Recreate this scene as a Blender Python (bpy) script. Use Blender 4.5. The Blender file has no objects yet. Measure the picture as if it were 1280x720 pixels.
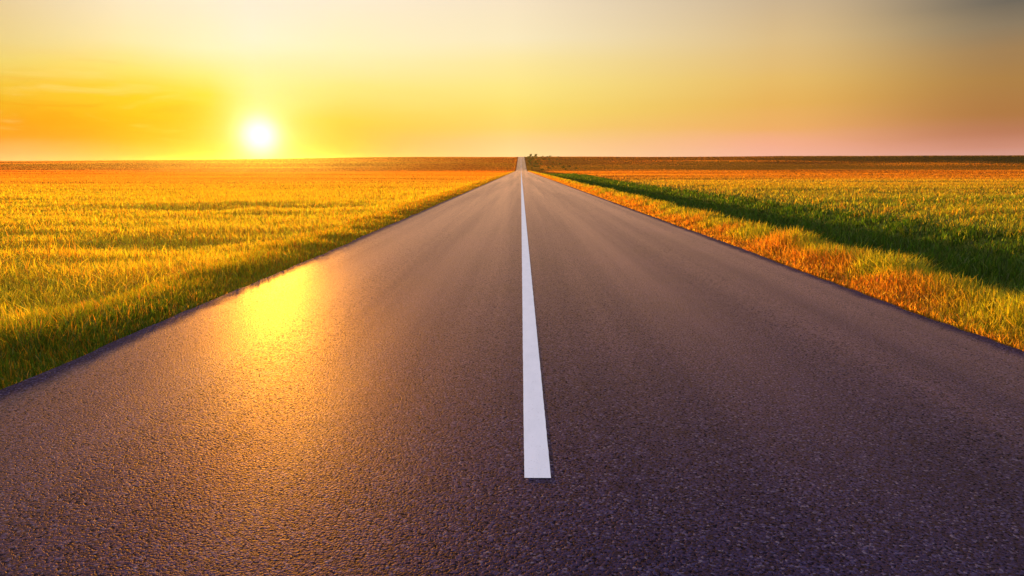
import bpy, bmesh, math, random
import numpy as np

rng = np.random.default_rng(7)
random.seed(7)
scene = bpy.context.scene
col = scene.collection
R = math.radians

# ------------------------------------------------------------------ constants
CAM_H = 1.40
XL, XR = -3.32, 3.94            # road edges
LINE_X = 0.078                  # centre of the painted line
SUN_AZ = R(-20.6)               # from +Y, negative = to the left
SUN_EL = R(2.55)


# ------------------------------------------------------------------ terrain shape
def smooth(a, b, x):
    t = np.clip((x - a) / (b - a), 0.0, 1.0)
    return t * t * (3 - 2 * t)


_hy = np.linspace(-200, 2200, 4801)
_hs = (0.042 * np.clip((_hy - 415) / 85, 0, 1)
       - 0.064 * np.clip((_hy - 800) / 130, 0, 1)
       + 0.016 * np.clip((_hy - 1100) / 300, 0, 1))
_hz = np.concatenate([[0], np.cumsum((_hs[1:] + _hs[:-1]) * 0.5 * np.diff(_hy))])


def hill(Y):
    return np.interp(Y, _hy, _hz)


def hill_side(X):
    return 1 - 0.30 * smooth(40, 640, -X) + 0.07 * smooth(30, 500, X)


_px = np.array([0.0, 0.25, 0.7, 1.1, 1.7, 2.8, 5.2, 8.9, 11.6, 14.0, 20.0, 4000.0])
_pz = np.array([-0.05, -0.05, -0.03, -0.06, -0.28, -0.72, -1.04, -1.08, -0.36, -0.22, -0.20, -0.20])
_lx = np.array([0.0, 0.3, 1.0, 2.0, 3.2, 4.5, 7.0, 14.0, 4000.0])
_lz = np.array([-0.05, -0.05, -0.13, -0.31, -0.44, -0.47, -0.47, -0.42, -0.40])


def vnoise(x, y, seed=0):
    """smooth value noise, -1..1"""
    xi = np.floor(x).astype(np.int64); yi = np.floor(y).astype(np.int64)
    xf = x - xi; yf = y - yi
    def h(a, b):
        n = (a * 374761393 + b * 668265263 + seed * 974711) & 0xFFFFFFFF
        n = ((n ^ (n >> 13)) * 1274126177) & 0xFFFFFFFF
        n = n ^ (n >> 16)
        return (n & 0xFFFF) / 32767.5 - 1.0
    u = xf * xf * (3 - 2 * xf); v = yf * yf * (3 - 2 * yf)
    return ((h(xi, yi) * (1 - u) + h(xi + 1, yi) * u) * (1 - v)
            + (h(xi, yi + 1) * (1 - u) + h(xi + 1, yi + 1) * u) * v)


def road_z(X, Y):
    c = (np.asarray(X) - 0.3) / 3.6
    return hill(Y) + 0.03 * (1 - c * c)


def ground_z(X, Y):
    X = np.asarray(X, float); Y = np.asarray(Y, float)
    ur = X - XR; ul = XL - X
    inside = (ur <= 0) & (ul <= 0)
    fade = 1 - smooth(70, 170, Y)                    # the ditch runs out before the hill
    pr = np.interp(ur, _px, _pz) * (0.2 + 0.8 * fade)
    pl = np.interp(ul, _lx, _lz)
    z = np.where(ur > 0, pr, np.where(ul > 0, pl, -0.09))
    far = np.maximum(ur, ul)
    und = (0.09 * vnoise(X / 26, Y / 9, 1) + 0.04 * vnoise(X / 11, Y / 3.6, 2)) * smooth(3, 14, far)
    und = und + 0.9 * vnoise(X / 170, Y / 70, 3) * smooth(25, 160, far) * smooth(60, 260, np.abs(Y))
    side = 1 + (hill_side(X) - 1) * smooth(2, 60, far)
    return np.where(inside, hill(Y) - 0.09, z + und + hill(Y) * side)


def ground_colour(X, Y):
    """what grows there: young green near the road, ripe gold further out, bare tilled bands on the slope"""
    X = np.asarray(X, float); Y = np.asarray(Y, float)
    n = 0.5 + 0.5 * vnoise(X / 30, Y / 7, 11)
    n2 = 0.5 + 0.5 * vnoise(X / 120, Y / 22, 12)
    def mix(a, b, t):
        return a + (b - a) * t[..., None]
    C = lambda *c: np.array(c, float)
    left = (X < 0)
    Yw = Y * (1 + 0.12 * vnoise(X / 60, Y / 60, 13))
    # left field
    cl = mix(mix(C(.15, .16, .012), C(.33, .21, .018), n), C(.34, .205, .018), smooth(4, 14, Yw))
    cl = mix(cl, C(.30, .135, .018), smooth(45, 95, Yw))
    cl = mix(cl, C(.33, .105, .010), smooth(110, 190, Yw))
    cl = mix(cl, C(.35, .080, .006), smooth(230, 430, Yw))
    cl = mix(cl, C(.36, .105, .008), smooth(540, 600, Yw) * (1 - smooth(660, 700, Yw)))
    # right field
    cr = mix(mix(C(.075, .115, .016), C(.17, .150, .022), n), C(.22, .16, .022), smooth(40, 70, Yw))
    cr = mix(cr, C(.27, .125, .020), smooth(75, 120, Yw))
    band = 0.5 + 0.5 * np.sin(Yw / 24 + 2.5 * n2)
    cr = mix(cr, mix(C(.19, .065, .010), C(.29, .115, .014), band), smooth(85, 180, Yw))
    cr = mix(cr, C(.35, .125, .010), smooth(400, 450, Yw))
    cr = mix(cr, C(.25, .080, .009), smooth(560, 640, Yw))
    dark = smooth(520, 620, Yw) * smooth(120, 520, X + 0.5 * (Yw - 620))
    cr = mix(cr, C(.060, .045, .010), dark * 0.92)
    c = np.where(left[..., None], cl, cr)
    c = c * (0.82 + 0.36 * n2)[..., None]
    return c


# ------------------------------------------------------------------ helpers
def tag(o, label=None, cat=None, group=None, kind=None):
    if label: o["label"] = label
    if cat: o["category"] = cat
    if group: o["group"] = group
    if kind: o["kind"] = kind
    return o


def mesh_np(name, verts, faces_list, mat, smooth_shade=True, colours=None, parent=None):
    """faces_list: list of (n,k) int arrays"""
    me = bpy.data.meshes.new(name)
    verts = np.asarray(verts, np.float32)
    loops = np.concatenate([f.reshape(-1) for f in faces_list]).astype(np.int32)
    sizes = np.concatenate([np.full(len(f), f.shape[1]) for f in faces_list])
    starts = np.concatenate([[0], np.cumsum(sizes)[:-1]]).astype(np.int32)
    me.vertices.add(len(verts)); me.vertices.foreach_set("co", verts.reshape(-1))
    me.loops.add(len(loops)); me.loops.foreach_set("vertex_index", loops)
    me.polygons.add(len(sizes)); me.polygons.foreach_set("loop_start", starts)
    if smooth_shade:
        me.polygons.foreach_set("use_smooth", np.ones(len(sizes), bool))
    if colours is not None:
        a = me.attributes.new("growth", "FLOAT_COLOR", "POINT")
        c = np.ones((len(verts), 4), np.float32); c[:, :3] = colours
        a.data.foreach_set("color", c.reshape(-1))
    me.update(calc_edges=True); me.validate()
    me.materials.append(mat)
    o = bpy.data.objects.new(name, me); col.objects.link(o)
    if parent: o.parent = parent
    return o


def new_mat(name):
    m = bpy.data.materials.new(name); m.use_nodes = True
    nt = m.node_tree; nt.nodes.clear()
    out = nt.nodes.new("ShaderNodeOutputMaterial")
    return m, nt, out


class NT:
    """tiny expression helper on a node tree"""
    def __init__(s, nt): s.nt = nt
    def n(s, t, **k):
        x = s.nt.nodes.new(t)
        for a, b in k.items(): setattr(x, a, b)
        return x
    def put(s, sock, v):
        if isinstance(v, bpy.types.NodeSocket): s.nt.links.new(v, sock)
        else: sock.default_value = v
    def math(s, op, a, b=0.0, clamp=False):
        x = s.n("ShaderNodeMath", operation=op, use_clamp=clamp)
        s.put(x.inputs[0], a); s.put(x.inputs[1], b)
        return x.outputs[0]
    def mix(s, f, a, b, mode="MIX"):
        x = s.n("ShaderNodeMix", data_type="RGBA", blend_type=mode)
        s.put(x.inputs[0], f)
        for i, v in ((6, a), (7, b)):
            if not isinstance(v, bpy.types.NodeSocket): v = tuple(v) + ((1,) if len(v) == 3 else ())
            s.put(x.inputs[i], v)
        return x.outputs[2]
    def rng(s, v, a, b, c=0.0, d=1.0, interp="SMOOTHSTEP"):
        x = s.n("ShaderNodeMapRange", interpolation_type=interp)
        s.put(x.inputs[0], v)
        for i, q in enumerate((a, b, c, d)): s.put(x.inputs[i + 1], q)
        return x.outputs[0]
    def noise(s, vec, scale, detail=3, rough=.5):
        x = s.n("ShaderNodeTexNoise")
        if vec is not None: s.put(x.inputs["Vector"], vec)
        x.inputs["Scale"].default_value = scale
        x.inputs["Detail"].default_value = detail
        x.inputs["Roughness"].default_value = rough
        return x.outputs[0]
    def scale(s, vec, sx, sy, sz):
        x = s.n("ShaderNodeMapping"); s.put(x.inputs[0], vec)
        x.inputs["Scale"].default_value = (sx, sy, sz)
        return x.outputs[0]
    def ramp(s, f, stops, interp="LINEAR"):
        x = s.n("ShaderNodeValToRGB"); r = x.color_ramp; r.interpolation = interp
        s.put(x.inputs[0], f)
        while len(r.elements) < len(stops): r.elements.new(0.5)
        for e, (p, c) in zip(r.elements, stops):
            e.position = p
        for e, (p, c) in zip(r.elements, stops):
            e.color = (c[0], c[1], c[2], 1)
        return x.outputs[0]


# ------------------------------------------------------------------ materials
def mat_asphalt():
    m, nt, out = new_mat("asphalt"); T = NT(nt)
    tc = T.n("ShaderNodeTexCoord").outputs["Object"]
    vor = T.n("ShaderNodeTexVoronoi", feature="F1"); T.put(vor.inputs["Vector"], tc)
    vor.inputs["Scale"].default_value = 95
    fine = T.noise(tc, 160, 4, .65)
    patch = T.noise(tc, .55, 4, .55)
    streak = T.noise(T.scale(tc, 1.1, .018, 1), 1.0, 4, .6)
    stone = T.n("ShaderNodeSeparateColor"); T.put(stone.inputs[0], vor.outputs["Color"])
    base = T.ramp(stone.outputs[0], [(0, (.004, .0045, .013)), (.35, (.007, .0090, .038)), (.75, (.015, .0165, .070)), (.93, (.046, .046, .115)), (1, (.14, .12, .16))])
    base = T.mix(1.0, base, T.ramp(patch, [(.3, (.78, .78, .80)), (.7, (1.18, 1.14, 1.10))]), "MULTIPLY")
    base = T.mix(1.0, base, T.ramp(streak, [(.3, (.80, .80, .82)), (.7, (1.22, 1.2, 1.16))]), "MULTIPLY")
    pit = T.rng(T.noise(tc, 78, 2, .5), .50, .66)
    base = T.mix(T.math("MULTIPLY", pit, .8), base, (.004, .003, .005))
    h = T.math("ADD", T.math("MULTIPLY", T.math("SUBTRACT", 1.0, vor.outputs["Distance"]), .6),
               T.math("MULTIPLY", fine, .3))
    h = T.math("SUBTRACT", h, T.math("MULTIPLY", pit, .7))
    b = T.n("ShaderNodeBump"); b.inputs["Strength"].default_value = .55; b.inputs["Distance"].default_value = .0045
    T.put(b.inputs["Height"], h)
    d = T.n("ShaderNodeBsdfDiffuse"); T.put(d.inputs[0], base); T.put(d.inputs["Normal"], b.outputs[0])
    fr = T.n("ShaderNodeFresnel"); fr.inputs[0].default_value = 1.25
    sheen = (.99, .50, .37)                                   # warm evening light put into the reflection tint
    g1 = T.n("ShaderNodeBsdfAnisotropic"); T.put(g1.inputs["Color"], T.mix(pit, sheen, (.25, .18, .16))); T.put(g1.inputs["Normal"], b.outputs[0])
    T.put(g1.inputs["Roughness"], T.math("ADD", T.rng(patch, .3, .7, .54, .64), T.rng(streak, .3, .7, -.06, .06)))
    g2 = T.n("ShaderNodeBsdfAnisotropic"); T.put(g2.inputs["Color"], T.mix(pit, (1.0, .76, .31), (.2, .15, .07))); T.put(g2.inputs["Normal"], b.outputs[0])  # yellow of the sun glare put into this lobe's colour
    g2.inputs["Roughness"].default_value = .475
    gm = T.n("ShaderNodeMixShader"); gm.inputs[0].default_value = .46
    nt.links.new(g1.outputs[0], gm.inputs[1]); nt.links.new(g2.outputs[0], gm.inputs[2])
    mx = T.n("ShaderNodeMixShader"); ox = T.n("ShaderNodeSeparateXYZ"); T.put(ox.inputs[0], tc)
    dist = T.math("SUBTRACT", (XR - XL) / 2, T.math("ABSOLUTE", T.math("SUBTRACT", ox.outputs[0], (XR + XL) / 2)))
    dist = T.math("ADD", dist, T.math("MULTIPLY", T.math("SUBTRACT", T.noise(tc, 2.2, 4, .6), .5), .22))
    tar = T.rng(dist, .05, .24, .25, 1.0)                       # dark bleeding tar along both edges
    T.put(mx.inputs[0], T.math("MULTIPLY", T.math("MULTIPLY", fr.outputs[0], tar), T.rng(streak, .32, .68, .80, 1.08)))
    nt.links.new(d.outputs[0], mx.inputs[1]); nt.links.new(gm.outputs[0], mx.inputs[2])
    nt.links.new(mx.outputs[0], out.inputs[0])
    return m


def mat_paint():
    m, nt, out = new_mat("road_paint"); T = NT(nt)
    tc = T.n("ShaderNodeTexCoord").outputs["Object"]
    fine = T.noise(tc, 120, 4, .65)
    wear = T.noise(T.scale(tc, 9, 2.5, 1), 1.0, 5, .65)
    speck = T.noise(tc, 75, 3, .7)
    c = T.ramp(wear, [(.25, (.74, .80, .83)), (.6, (.84, .89, .92))])
    c = T.mix(T.rng(speck, .63, .74), c, (.42, .41, .42))
    b = T.n("ShaderNodeBump"); b.inputs["Strength"].default_value = .25; b.inputs["Distance"].default_value = .002
    T.put(b.inputs["Height"], fine)
    p = T.n("ShaderNodeBsdfPrincipled"); T.put(p.inputs["Base Color"], c)
    T.put(p.inputs["Normal"], b.outputs[0]); p.inputs["Roughness"].default_value = .5
    nt.links.new(p.outputs[0], out.inputs[0])
    return m


def mat_ground():
    m, nt, out = new_mat("field_ground"); T = NT(nt)
    a = T.n("ShaderNodeAttribute", attribute_name="growth").outputs["Color"]
    tc = T.n("ShaderNodeTexCoord").outputs["Object"]
    n1 = T.noise(tc, 3.0, 5, .65)
    n2 = T.noise(T.scale(tc, .03, .12, 1), 1.0, 5, .6)
    c = T.mix(1.0, a, T.ramp(n1, [(.3, (.62, .62, .62)), (.7, (1.30, 1.28, 1.2))]), "MULTIPLY")
    c = T.mix(1.0, c, T.ramp(n2, [(.3, (.72, .70, .68)), (.7, (1.25, 1.25, 1.25))]), "MULTIPLY")
    b = T.n("ShaderNodeBump"); b.inputs["Strength"].default_value = .9; b.inputs["Distance"].default_value = .25
    T.put(b.inputs["Height"], n1)
    d = T.n("ShaderNodeBsdfDiffuse"); T.put(d.inputs[0], c); T.put(d.inputs["Normal"], b.outputs[0])
    nt.links.new(d.outputs[0], out.inputs[0])
    return m


def mat_grass(name, trans=.5):
    m, nt, out = new_mat(name); T = NT(nt)
    a = T.n("ShaderNodeAttribute", attribute_name="growth").outputs["Color"]
    d = T.n("ShaderNodeBsdfDiffuse"); T.put(d.inputs[0], a)
    t = T.n("ShaderNodeBsdfTranslucent"); T.put(t.inputs[0], T.mix(1.0, a, (1.25, 1.1, .55), "MULTIPLY"))
    mx = T.n("ShaderNodeMixShader"); mx.inputs[0].default_value = trans
    nt.links.new(d.outputs[0], mx.inputs[1]); nt.links.new(t.outputs[0], mx.inputs[2])
    g = T.n("ShaderNodeBsdfAnisotropic"); T.put(g.inputs["Color"], T.mix(.4, a, (.9, .72, .35))); g.inputs["Roughness"].default_value = .42
    m2 = T.n("ShaderNodeMixShader"); m2.inputs[0].default_value = .10
    nt.links.new(mx.outputs[0], m2.inputs[1]); nt.links.new(g.outputs[0], m2.inputs[2])
    nt.links.new(m2.outputs[0], out.inputs[0])
    return m


def mat_plain(name, c, scale=6):
    m, nt, out = new_mat(name); T = NT(nt)
    tc = T.n("ShaderNodeTexCoord").outputs["Object"]
    n = T.noise(tc, scale, 4, .6)
    d = T.n("ShaderNodeBsdfDiffuse")
    T.put(d.inputs[0], T.mix(1.0, tuple(c), T.ramp(n, [(.3, (.6, .6, .6)), (.7, (1.3, 1.3, 1.3))]), "MULTIPLY"))
    nt.links.new(d.outputs[0], out.inputs[0])
    return m


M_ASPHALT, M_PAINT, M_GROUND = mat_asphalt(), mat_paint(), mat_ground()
M_GRASS = mat_grass("grass_blades", .70)
M_SOIL = mat_plain("soil", (.05, .035, .028), 20)
M_BARK = mat_plain("bark", (.09, .06, .04))
M_LEAF = mat_grass("tree_leaves", .3)


# ------------------------------------------------------------------ ground sheet
def grid(xs, ys, zf):
    X, Y = np.meshgrid(xs, ys)
    V = np.stack([X, Y, zf(X, Y)], -1).reshape(-1, 3)
    nx, ny = len(xs), len(ys)
    i = np.arange(nx - 1)[None, :] + nx * np.arange(ny - 1)[:, None]
    F = np.stack([i, i + 1, i + nx + 1, i + nx], -1).reshape(-1, 4)
    return V, F, X.reshape(-1), Y.reshape(-1)


def spread(a, b, n):
    return np.exp(np.linspace(math.log(a), math.log(b), n))


right = np.concatenate([[0], np.arange(.25, 16, .25), 16 * np.exp(np.linspace(0, math.log(1600 / 16), 90))])
xs = np.concatenate([(XL - right)[::-1], np.linspace(XL, XR, 6)[1:-1], XR + right])
ys = np.concatenate([np.linspace(-90, -10, 12), np.arange(-8, 30, .4), spread(30, 400, 150), np.linspace(405, 960, 110), np.linspace(990, 1600, 22)])
V, F, X, Y = grid(xs, ys, ground_z)
tag(mesh_np("ground", V, [F], M_GROUND, colours=ground_colour(X, Y)),
    "open farmland of green and ripe golden fields running up to a low ridge", None, None, "structure")

# ------------------------------------------------------------------ road
ys_r = np.concatenate([np.arange(-20, 0, 1.0), np.arange(0, 14, .08), spread(14, 415, 260), np.linspace(417, 960, 220)])
ts = np.linspace(0, 1, 15)
Xr, Yr = np.meshgrid(XL + (XR - XL) * ts, ys_r)
jl = 0.022 * vnoise(ys_r / .22, ys_r * 0, 21) + .03 * vnoise(ys_r / 1.3, ys_r * 0, 22)
jr = 0.022 * vnoise(ys_r / .22, ys_r * 0, 23) + .03 * vnoise(ys_r / 1.3, ys_r * 0, 24)
Xr[:, 0] += jl; Xr[:, -1] += jr
Zr = road_z(Xr, Yr)
Zr[:, -1] -= .01
V = np.stack([Xr, Yr, Zr], -1).reshape(-1, 3)
nx, ny = len(ts), len(ys_r)
i = np.arange(nx - 1)[None, :] + nx * np.arange(ny - 1)[:, None]
F = np.stack([i, i + 1, i + nx + 1, i + nx], -1).reshape(-1, 4)
# broken asphalt edge dropping to the soil on both sides
lo = V.copy().reshape(ny, nx, 3)
el = lo[:, 0].copy(); el[:, 0] -= .07; el[:, 2] -= .10
er = lo[:, -1].copy(); er[:, 0] += .07; er[:, 2] -= .10
k = np.arange(ny - 1)
off = len(V)
FL = np.stack([off + k, off + 2 * ny + k, off + 2 * ny + k + 1, off + k + 1], -1)
FR = np.stack([off + 3 * ny + k, off + ny + k, off + ny + k + 1, off + 3 * ny + k + 1], -1)
V = np.concatenate([V, el, er, lo[:, 0], lo[:, -1]])
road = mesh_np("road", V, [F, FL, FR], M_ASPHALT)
road.data.materials.append(M_SOIL)
mi = np.zeros(len(road.data.polygons), np.int32); mi[len(F):] = 1
road.data.polygons.foreach_set("material_index", mi)
tag(road, "long straight two lane road of coarse dark asphalt", None, None, "structure")

# painted centre line
y0 = 2.875
ys_l = np.concatenate([np.arange(y0, 14, .05), spread(14, 415, 300), np.linspace(417, 890, 160)])
ts = np.linspace(-.06, .06, 5)
Xl, Yl = np.meshgrid(LINE_X + ts, ys_l)
Xl[:, 0] += .001 * vnoise(ys_l / .06, ys_l * 0, 31); Xl[:, -1] += .001 * vnoise(ys_l / .06, ys_l * 0, 32)
V = np.stack([Xl, Yl, road_z(Xl, Yl) + .0025], -1).reshape(-1, 3)
nx, ny = len(ts), len(ys_l)
i = np.arange(nx - 1)[None, :] + nx * np.arange(ny - 1)[:, None]
F = np.stack([i, i + 1, i + nx + 1, i + nx], -1).reshape(-1, 4)
tag(mesh_np("road_marking", V, [F], M_PAINT), "white painted line along the middle of the road", None, None, "structure")


# ------------------------------------------------------------------ grass
def blades(name, X, Y, H, W, colour, label, lean=.45, cat="grass"):
    n = len(X)
    ang = rng.uniform(0, 2 * math.pi, n)
    ld = rng.uniform(0, 2 * math.pi, n)
    le = np.abs(rng.normal(0, lean, n)) * H
    Z = ground_z(X, Y) - .01
    b = np.stack([X, Y, Z], -1)
    w = np.stack([np.cos(ang), np.sin(ang), np.zeros(n)], -1) * W[:, None] * .5
    d = np.stack([np.cos(ld) * le, np.sin(ld) * le, np.zeros(n)], -1)
    up = np.zeros((n, 3)); up[:, 2] = H
    v0, v1 = b - w * .8, b + w * .8
    mdl = b + up * .55 + d * .32
    v2, v3 = mdl + w, mdl - w
    v4 = b + up * (1 - .12 * (le / H)[:, None]) + d
    V = np.stack([v0, v1, v2, v3, v4], 1).reshape(-1, 3)
    k = np.arange(n) * 5
    Q = np.stack([k, k + 1, k + 2, k + 3], -1)
    T3 = np.stack([k + 3, k + 2, k + 4], -1)
    o = mesh_np(name, V, [Q, T3], M_GRASS, colours=np.repeat(colour, 5, 0))
    return tag(o, label, cat, None, "stuff")


def vary(c, s=.25, hue=.12):
    n = len(c)
    c = c * np.array([1.0, 1.0, .6])
    return np.clip(c * np.exp(rng.normal(0, 1, n) * s)[:, None] * np.exp(rng.normal(0, 1, (n, 3)) * np.broadcast_to(hue, (n,))[:, None] * np.array([1, .6, .8])), .004, .75)


def pick(a, b, t):
    return np.asarray(a)[None] * (1 - t)[:, None] + np.asarray(b)[None] * t[:, None]


# field crop on both sides
def crop(side, n, label):
    Y = np.exp(rng.uniform(math.log(2.2), math.log(905), n))
    if side < 0:
        X = XL - 1.0 - rng.uniform(0, 1, n) * (1.35 * Y + 4)
    else:
        X = XR + 10.4 + rng.uniform(0, 1, n) * (1.3 * Y + 2)
    keep = rng.uniform(0, 1, n) < .34 + .66 * smooth(4, 15, np.hypot(X, Y))
    X, Y = X[keep], Y[keep]; n = len(X)
    d = np.hypot(X, Y)
    far = np.where(side < 0, XL - X, X - XR)
    clump = .5 + .5 * vnoise(X / 1.9, Y / .9, 41)
    rows = .5 + .5 * vnoise(X / 14 + Y / 40, Y / 2.6, 42)
    H = (.08 + .17 * clump + .13 * rows) * rng.uniform(.6, 1.25, n)
    H = H * (.45 + .55 * smooth(1.0, 3.4, far))
    W = .0055 * np.maximum(1, d / 6.5) * (1 - .45 * smooth(15, 120, d)) * rng.uniform(.6, 1.4, n)
    H = H * (1 - .35 * smooth(20, 90, d)) + .05 * smooth(20, 80, d) + .22 * smooth(200, 800, d)
    c = ground_colour(X, Y) * (2.9 if side < 0 else 2.2)
    green = pick((.09, .18, .02), (.28, .32, .03), rng.uniform(0, 1, n))
    t = (rng.uniform(0, 1, n) < (.16 if side < 0 else .4) * (1 - smooth(8, 55, d))) * 1.0
    c = c * (1 - t)[:, None] + green * t[:, None]
    red = np.array([[.48, .20, .04]])
    t = (rng.uniform(0, 1, n) < .12 + .25 * (clump > .72)) * .7
    c = c * (1 - t)[:, None] + red * t[:, None]
    head = rng.uniform(0, 1, n) < (.09 if side < 0 else .04) * (1 - smooth(20, 70, d)) * (clump > .4)      # taller ripe stalks, sunlit heads painted in as brighter gold
    H = np.where(head, H * 1.4, H); W = np.where(head, W * 1.25, W)
    c = np.where(head[:, None], np.array([[.78, .46, .06]]), c)
    blades("field_crop", X, Y, H, W, vary(c, .28 - .22 * smooth(25, 220, d), .12 - .09 * smooth(40, 300, d)), label, .6, "crop")


crop(-1, 720000, "golden and green crop field on the left of the road below the sun")
crop(1, 520000, "yellow green crop field on the right of the road beyond the dark ditch")


def strip_y(n, a, b, p=1.55):
    u = rng.uniform(0, 1, n)
    q = 1 - p
    return (a ** q + u * (b ** q - a ** q)) ** (1 / q)


# green grass along the left edge, blade colour painted shaded near and sunlit beyond
n = 70000
Y = strip_y(n, 2.4, 420)
u = .04 + 1.5 * rng.uniform(0, 1, n) ** 1.1
X = XL - u - .02
d = np.hypot(X, Y)
H = (.08 + .15 * smooth(.0, .8, u)) * rng.uniform(.55, 1.25, n) * (.85 + .35 * vnoise(X / .8, Y / .8, 51))
W = .006 * np.maximum(1, d / 6) * rng.uniform(.6, 1.5, n)
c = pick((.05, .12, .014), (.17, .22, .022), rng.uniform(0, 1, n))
lit = pick((.18, .26, .02), (.48, .38, .03), rng.uniform(0, 1, n))  # sunlit gold put into the blade colour farther along
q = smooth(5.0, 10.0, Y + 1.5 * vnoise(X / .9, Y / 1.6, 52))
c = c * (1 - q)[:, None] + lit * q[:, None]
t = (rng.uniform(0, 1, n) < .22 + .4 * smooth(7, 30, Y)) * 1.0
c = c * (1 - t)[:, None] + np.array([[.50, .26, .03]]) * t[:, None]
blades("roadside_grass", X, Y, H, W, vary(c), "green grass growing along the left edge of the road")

# tall dry grass on the right verge
n = 90000
Y = strip_y(n, 2.6, 420)
u = .03 + 1.5 * rng.uniform(0, 1, n)
X = XR + u
d = np.hypot(X, Y)
cl = .5 + .5 * vnoise(X / .55, Y / .55, 61)
H = (.09 + .22 * smooth(.1, .9, u)) * rng.uniform(.5, 1.25, n) * (.7 + .6 * cl)
W = .006 * np.maximum(1, d / 6) * rng.uniform(.6, 1.5, n)
dry = pick((.52, .16, .030), (.66, .32, .05), rng.uniform(0, 1, n))
grn = pick((.26, .34, .03), (.55, .48, .045), rng.uniform(0, 1, n))
t = smooth(.3, 1.05, u + .5 * vnoise(X / .8, Y / .9, 62) + .5 * (1 - smooth(4, 12, Y)))
t = np.clip(t + rng.normal(0, .2, n), 0, 1)
c = dry * (1 - t)[:, None] + grn * t[:, None]
blades("roadside_grass", X, Y, H, W, vary(c), "tall dry orange and yellow grass on the right verge of the road")

# lush grass in the ditch
n = 115000
Y = strip_y(n, 3, 200, 1.3)
X = XR + 1.2 + 9.6 * rng.uniform(0, 1, n)
d = np.hypot(X, Y)
H = .34 * rng.uniform(.5, 1.2, n) * (.8 + .4 * vnoise(X / 1.2, Y / 1.2, 71))
W = .007 * np.maximum(1, d / 6) * rng.uniform(.6, 1.5, n)
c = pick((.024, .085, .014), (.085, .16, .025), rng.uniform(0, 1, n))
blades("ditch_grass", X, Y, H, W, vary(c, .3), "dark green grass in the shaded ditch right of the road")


# ------------------------------------------------------------------ far scrub and trees on the ridge
def leaf_cloud(name, centres, radii, per, size, c0, c1, parent=None):
    P, Cc = [], []
    for (c, r) in zip(centres, radii):
        q = rng.normal(0, 1, (per, 3)); q /= np.linalg.norm(q, axis=1)[:, None]
        q *= (rng.uniform(.35, 1.0, per) ** .5)[:, None] * np.array(r)[None]
        P.append(q + np.array(c)[None])
    P = np.concatenate(P); n = len(P)
    a = rng.normal(0, 1, (n, 3)); a /= np.linalg.norm(a, axis=1)[:, None]
    b = np.cross(a, rng.normal(0, 1, (n, 3))); b /= np.linalg.norm(b, axis=1)[:, None]
    s = (size * rng.uniform(.6, 1.4, n))[:, None]
    V = np.stack([P - a * s, P - b * s * .55, P + a * s, P + b * s * .55], 1).reshape(-1, 3)
    k = np.arange(n) * 4
    Q = np.stack([k, k + 1, k + 2, k + 3], -1)
    cc = vary(pick(c0, c1, rng.uniform(0, 1, n)))
    return mesh_np(name, V, [Q], M_LEAF, colours=np.repeat(cc, 4, 0), parent=parent, smooth_shade=False)


def scrub(n, fx, label, hmin, hmax):
    cs, rs = [], []
    for i in range(n):
        y = rng.uniform(455, 868)
        x = fx(y)
        h = rng.uniform(hmin, hmax)
        cs.append((x, y, float(ground_z(x, y)) + h * .45)); rs.append((h * .9, h * .9, h * .55))
    tag(leaf_cloud("roadside_scrub", cs, rs, 60, .35, (.05, .065, .012), (.15, .11, .02)), label, "scrub", None, "stuff")


scrub(75, lambda y: XR + 3 + abs(rng.normal(0, 1)) * 13, "olive scrub beside the road on the far slope", .6, 1.6)


def tree(x, y, h, w, label):
    z = float(ground_z(x, y)) - .05
    e = bpy.data.objects.new("hilltop_tree", None); e.location = (x, y, z); col.objects.link(e)
    tag(e, label, "tree", "small trees on the ridge")
    bm = bmesh.new()
    def limb(p, q, r0, r1, seg=7):
        p = np.array(p, float); q = np.array(q, float)
        ax = (q - p) / np.linalg.norm(q - p)
        s = np.cross(ax, (0.3, 1, 0.1)); s /= np.linalg.norm(s); t = np.cross(ax, s)
        rings = []
        for c, r in ((p, r0), ((p + q) / 2 + s * r0 * .3, (r0 + r1) / 2), (q, r1)):
            rings.append([bm.verts.new(c + (s * math.cos(a) + t * math.sin(a)) * r) for a in np.linspace(0, 2 * math.pi, seg, endpoint=False)])
        for A, B in zip(rings, rings[1:]):
            for j in range(seg): bm.faces.new((A[j], A[(j + 1) % seg], B[(j + 1) % seg], B[j]))
        bm.faces.new(rings[0]); bm.faces.new(rings[-1][::-1])
    limb((0, 0, 0), (.05 * h, 0, .5 * h), .05 * h, .03 * h)
    for a in range(5):
        t = a * 1.256 + .4
        limb((.04 * h, 0, (.33 + .03 * a) * h), (math.cos(t) * w * .6, math.sin(t) * w * .6, (.62 + .05 * a) * h), .022 * h, .008 * h)
    me = bpy.data.meshes.new("trunk"); bm.to_mesh(me); bm.free(); me.materials.append(M_BARK)
    o = bpy.data.objects.new("trunk", me); o.parent = e; col.objects.link(o)
    cs, rs = [], []
    for a in range(9):
        t = a * 2.4
        q = w * .62 * math.sqrt((a + .5) / 9)
        cs.append((math.cos(t) * q, math.sin(t) * q, h * (.34 + .055 * a))); rs.append((w * (.55 - .03 * a), w * (.55 - .03 * a), h * .16))
    leaf_cloud("crown", cs, rs, 90, .22, (.04, .06, .014), (.11, .09, .02), parent=e)


tree(12.0, 866, 4.3, 1.9, "small dark tree on the ridge closest to the road")
tree(18.5, 870, 4.1, 2.1, "small dark tree on the ridge farther from the road")

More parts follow.
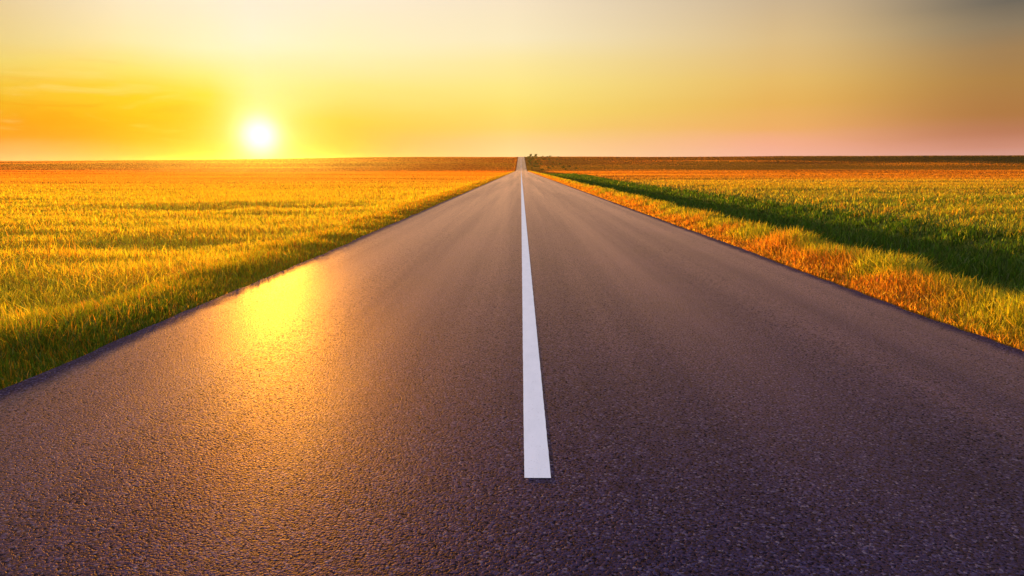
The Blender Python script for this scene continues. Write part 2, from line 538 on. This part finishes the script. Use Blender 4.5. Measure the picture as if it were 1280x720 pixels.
# ------------------------------------------------------------------ haze
HZ = True  # added air volume standing in for lens bloom around the sun
if HZ:
    bm = bmesh.new()
    bmesh.ops.create_cube(bm, size=1)
    me = bpy.data.meshes.new("haze"); bm.to_mesh(me); bm.free()
    o = bpy.data.objects.new("haze", me); col.objects.link(o)
    zmin, zmax = -4.0, 26.0
    o.scale = (3400, 1800, zmax - zmin); o.location = (0, 780, (zmax + zmin) / 2)
    m, nt, out = new_mat("bloom_haze")
    v = nt.nodes.new("ShaderNodeVolumePrincipled")
    v.inputs["Color"].default_value = (1, .93, .84, 1)
    v.inputs["Density"].default_value = .00003
    v.inputs["Anisotropy"].default_value = .85
    nt.links.new(v.outputs[0], out.inputs["Volume"])
    me.materials.append(m)
    tag(o, "added haze spreading sun glow over the fields", None, None, "stuff")

# ------------------------------------------------------------------ sky
def lin(c):
    return tuple(((v / 255) / 12.92 if v / 255 <= .04045 else ((v / 255 + .055) / 1.055) ** 2.4) for v in c)


w = bpy.data.worlds.new("World"); scene.world = w; w.use_nodes = True
nt = w.node_tree; nt.nodes.clear(); T = NT(nt)
out = T.n("ShaderNodeOutputWorld"); bg = T.n("ShaderNodeBackground"); bg.inputs[1].default_value = .1
nt.links.new(bg.outputs[0], out.inputs[0])
nis = T.n("ShaderNodeTexSky", sky_type="NISHITA")
nis.sun_disc = False; nis.sun_elevation = SUN_EL; nis.sun_rotation = SUN_AZ
nis.air_density = 1.6; nis.dust_density = 4.0; nis.ozone_density = 1.0

dirv = T.n("ShaderNodeTexCoord").outputs["Generated"]
wob = T.n("ShaderNodeTexNoise"); T.put(wob.inputs["Vector"], T.scale(dirv, 3.5, 3.5, 22)); wob.inputs["Scale"].default_value = 1.6
wob.inputs["Detail"].default_value = 5
sep = T.n("ShaderNodeSeparateXYZ"); T.put(sep.inputs[0], dirv)
el = T.math("MULTIPLY", T.math("ARCSINE", sep.outputs[2]), 180 / math.pi)
el = T.math("ADD", el, T.math("MULTIPLY", T.math("SUBTRACT", wob.outputs[0], .5), .8))      # slow drift in the dusty layers
az = T.math("MULTIPLY", T.math("ARCTAN2", sep.outputs[0], sep.outputs[1]), 180 / math.pi)

P_ = math.atan(149 / 853)
def px_el(y, x):
    v = (360 - y) / 853
    return math.degrees(math.atan2(-math.sin(P_) + v * math.cos(P_), math.hypot((x - 640) / 853, math.cos(P_) + v * math.sin(P_))))
def px_az(x):
    return math.degrees(math.atan((x - 640) / 853 / 1.03)) - .74

EMAX = 70.0
ZEN = (.76, .80, 1.15)
# dust and light by bearing: (bearing, [(elevation row, colour)...])
COLS = [
    (20, [(0, (238, 210, 160)), (50, (243, 216, 140)), (80, (247, 217, 112)), (110, (248, 200, 58)), (130, (247, 186, 36)), (152, (248, 164, 18)), (168, (249, 160, 34)), (182, (248, 172, 84)), (198, (250, 180, 112))]),
    (170, [(0, (250, 231, 194)), (50, (252, 233, 172)), (85, (253, 224, 110)), (112, (254, 206, 36)), (150, (250, 184, 4)), (172, (246, 164, 8)), (186, (240, 158, 52)), (198, (236, 150, 70))]),
    (262, [(0, (252, 236, 206)), (60, (253, 238, 188)), (95, (254, 226, 118)), (118, (252, 208, 45)), (150, (246, 180, 2)), (185, (232, 140, 2)), (198, (226, 120, 4))]),
    (322, [(0, (253, 236, 212)), (50, (253, 240, 208)), (100, (254, 228, 150)), (150, (250, 186, 70)), (198, (230, 125, 10))]),
    (430, [(0, (252, 236, 208)), (60, (253, 240, 190)), (110, (254, 226, 130)), (150, (250, 196, 70)), (180, (240, 168, 64)), (198, (234, 152, 72))]),
    (640, [(0, (248, 228, 195)), (50, (251, 234, 190)), (80, (253, 232, 157)), (110, (253, 231, 135)), (140, (251, 222, 110)), (160, (250, 212, 110)), (180, (252, 210, 138)), (196, (253, 216, 148))]),
    (960, [(0, (205, 180, 145)), (50, (222, 190, 135)), (100, (232, 188, 105)), (130, (233, 180, 92)), (160, (240, 175, 105)), (180, (246, 175, 140)), (196, (246, 180, 156))]),
    (1270, [(0, (112, 104, 92)), (30, (142, 124, 98)), (60, (163, 129, 86)), (100, (175, 130, 72)), (140, (178, 122, 68)), (165, (190, 125, 92)), (185, (210, 145, 122)), (196, (216, 160, 146))]),
]


def column(rows, bx, dim=1.0, zen=ZEN):
    st = [(0.0, tuple(c * dim for c in lin(rows[-1][1])))]
    for y, c in reversed(rows):
        st.append((max(0.0, px_el(y, bx)) / EMAX, tuple(q * dim for q in lin(c))))
    top = st[-1][1]
    m = min(1, max(top) + .1)
    if bx > 800:                                          # the side away from the sun is already dusk blue higher up
        st.append((20 / EMAX, (.15, .15, .18)))
        st.append((38 / EMAX, (.12, .16, .34)))
    else:
        st.append((24 / EMAX, tuple(.75 * a * m + .25 * b * m for a, b in zip(top, zen))))
        st.append((38 / EMAX, tuple(.45 * m * b for b in zen)))
    st.append((58 / EMAX, zen)); st.append((1.0, zen))
    return T.ramp(T.math("MULTIPLY", el, 1 / EMAX, True), st)


back = T.ramp(T.math("MULTIPLY", el, 1 / EMAX, True), [(0, (.20, .12, .14)), (.08, (.26, .17, .19)), (.2, (.24, .22, .32)), (.5, (.38, .40, .60)), (1, ZEN)])
cur = column(COLS[0][1], COLS[0][0], .95)
prev = px_az(COLS[0][0])
cur = T.mix(T.rng(az, -110, -42), back, cur)
for x, rows in COLS[1:]:
    a = px_az(x)
    cur = T.mix(T.rng(az, prev, a, 0, 1, "SMOOTHSTEP" if x > 1200 else "LINEAR"), cur, column(rows, x))
    prev = a
cur = T.mix(T.rng(az, 36, 105), cur, back)

# thin drifting wisps low on the left
wn = T.n("ShaderNodeTexNoise"); T.put(wn.inputs["Vector"], T.scale(dirv, 3.0, 5.0, 26)); wn.inputs["Scale"].default_value = 2.3
wn.inputs["Detail"].default_value = 7; wn.inputs["Distortion"].default_value = .6
wz = T.math("MULTIPLY", T.rng(el, 1.2, 3.6), T.rng(el, 8.5, 5.0))
wz = T.math("MULTIPLY", wz, T.rng(az, -22, -32))
cur = T.mix(T.math("MULTIPLY", T.math("MULTIPLY", T.rng(wn.outputs[0], .50, .72), wz), .38), cur, lin((255, 226, 140)))
cur = T.mix(T.math("MULTIPLY", T.math("MULTIPLY", T.rng(wn.outputs[0], .48, .30), wz), .35), cur, lin((244, 150, 10)))

# the sun's own disc and aureole
sd = (math.sin(SUN_AZ) * math.cos(SUN_EL), math.cos(SUN_AZ) * math.cos(SUN_EL), math.sin(SUN_EL))
dt = T.n("ShaderNodeVectorMath", operation="DOT_PRODUCT"); T.put(dt.inputs[0], dirv); dt.inputs[1].default_value = sd
ang = T.math("MULTIPLY", T.math("ARCCOSINE", T.math("MINIMUM", dt.outputs["Value"], .9999999)), 180 / math.pi)
def gauss(s):
    q = T.math("DIVIDE", ang, s)
    return T.math("POWER", 2.71828, T.math("MULTIPLY", T.math("MULTIPLY", q, q), -1.0))
core = T.mix(1.0, (1, 1, 1), gauss(1.3), "MULTIPLY")
aur = T.mix(1.0, (.26, .24, .18), gauss(3.1), "MULTIPLY")
cur = T.mix(1.0, cur, T.mix(1.0, core, (.75, .75, .95), "MULTIPLY"), "ADD")
cur = T.mix(1.0, cur, aur, "ADD")
tot = T.mix(1.0, T.mix(1.0, cur, (5.36, 5.36, 5.36), "MULTIPLY"), T.mix(1.0, nis.outputs[0], (.0015, .0015, .0015), "MULTIPLY"), "ADD")
T.put(bg.inputs[0], tot)

# ------------------------------------------------------------------ sun
sl = bpy.data.lights.new("sun", "SUN"); sl.energy = 5.0; sl.angle = R(.6); sl.color = (1, .52, .05)
so = bpy.data.objects.new("sun", sl); col.objects.link(so)
import mathutils
so.rotation_euler = mathutils.Vector(sd).to_track_quat('Z', 'Y').to_euler()
so.location = (-40, 100, 20)

# ------------------------------------------------------------------ camera
cd = bpy.data.cameras.new("camera"); cd.lens = 24; cd.sensor_width = 36; cd.clip_start = .05; cd.clip_end = 6000
co = bpy.data.objects.new("camera", cd); col.objects.link(co)
co.location = (0, 0, CAM_H); co.rotation_euler = (math.pi / 2 - P_, 0, R(.74))
scene.camera = co

vs = scene.view_settings
vs.view_transform = 'Standard'; vs.look = 'None'; vs.exposure = 0.9; vs.gamma = 1; vs.use_curve_mapping = False
scene.cycles.use_denoising = True
scene.cycles.max_bounces = 8
scene.cycles.transmission_bounces = 4
scene.cycles.volume_bounces = 0
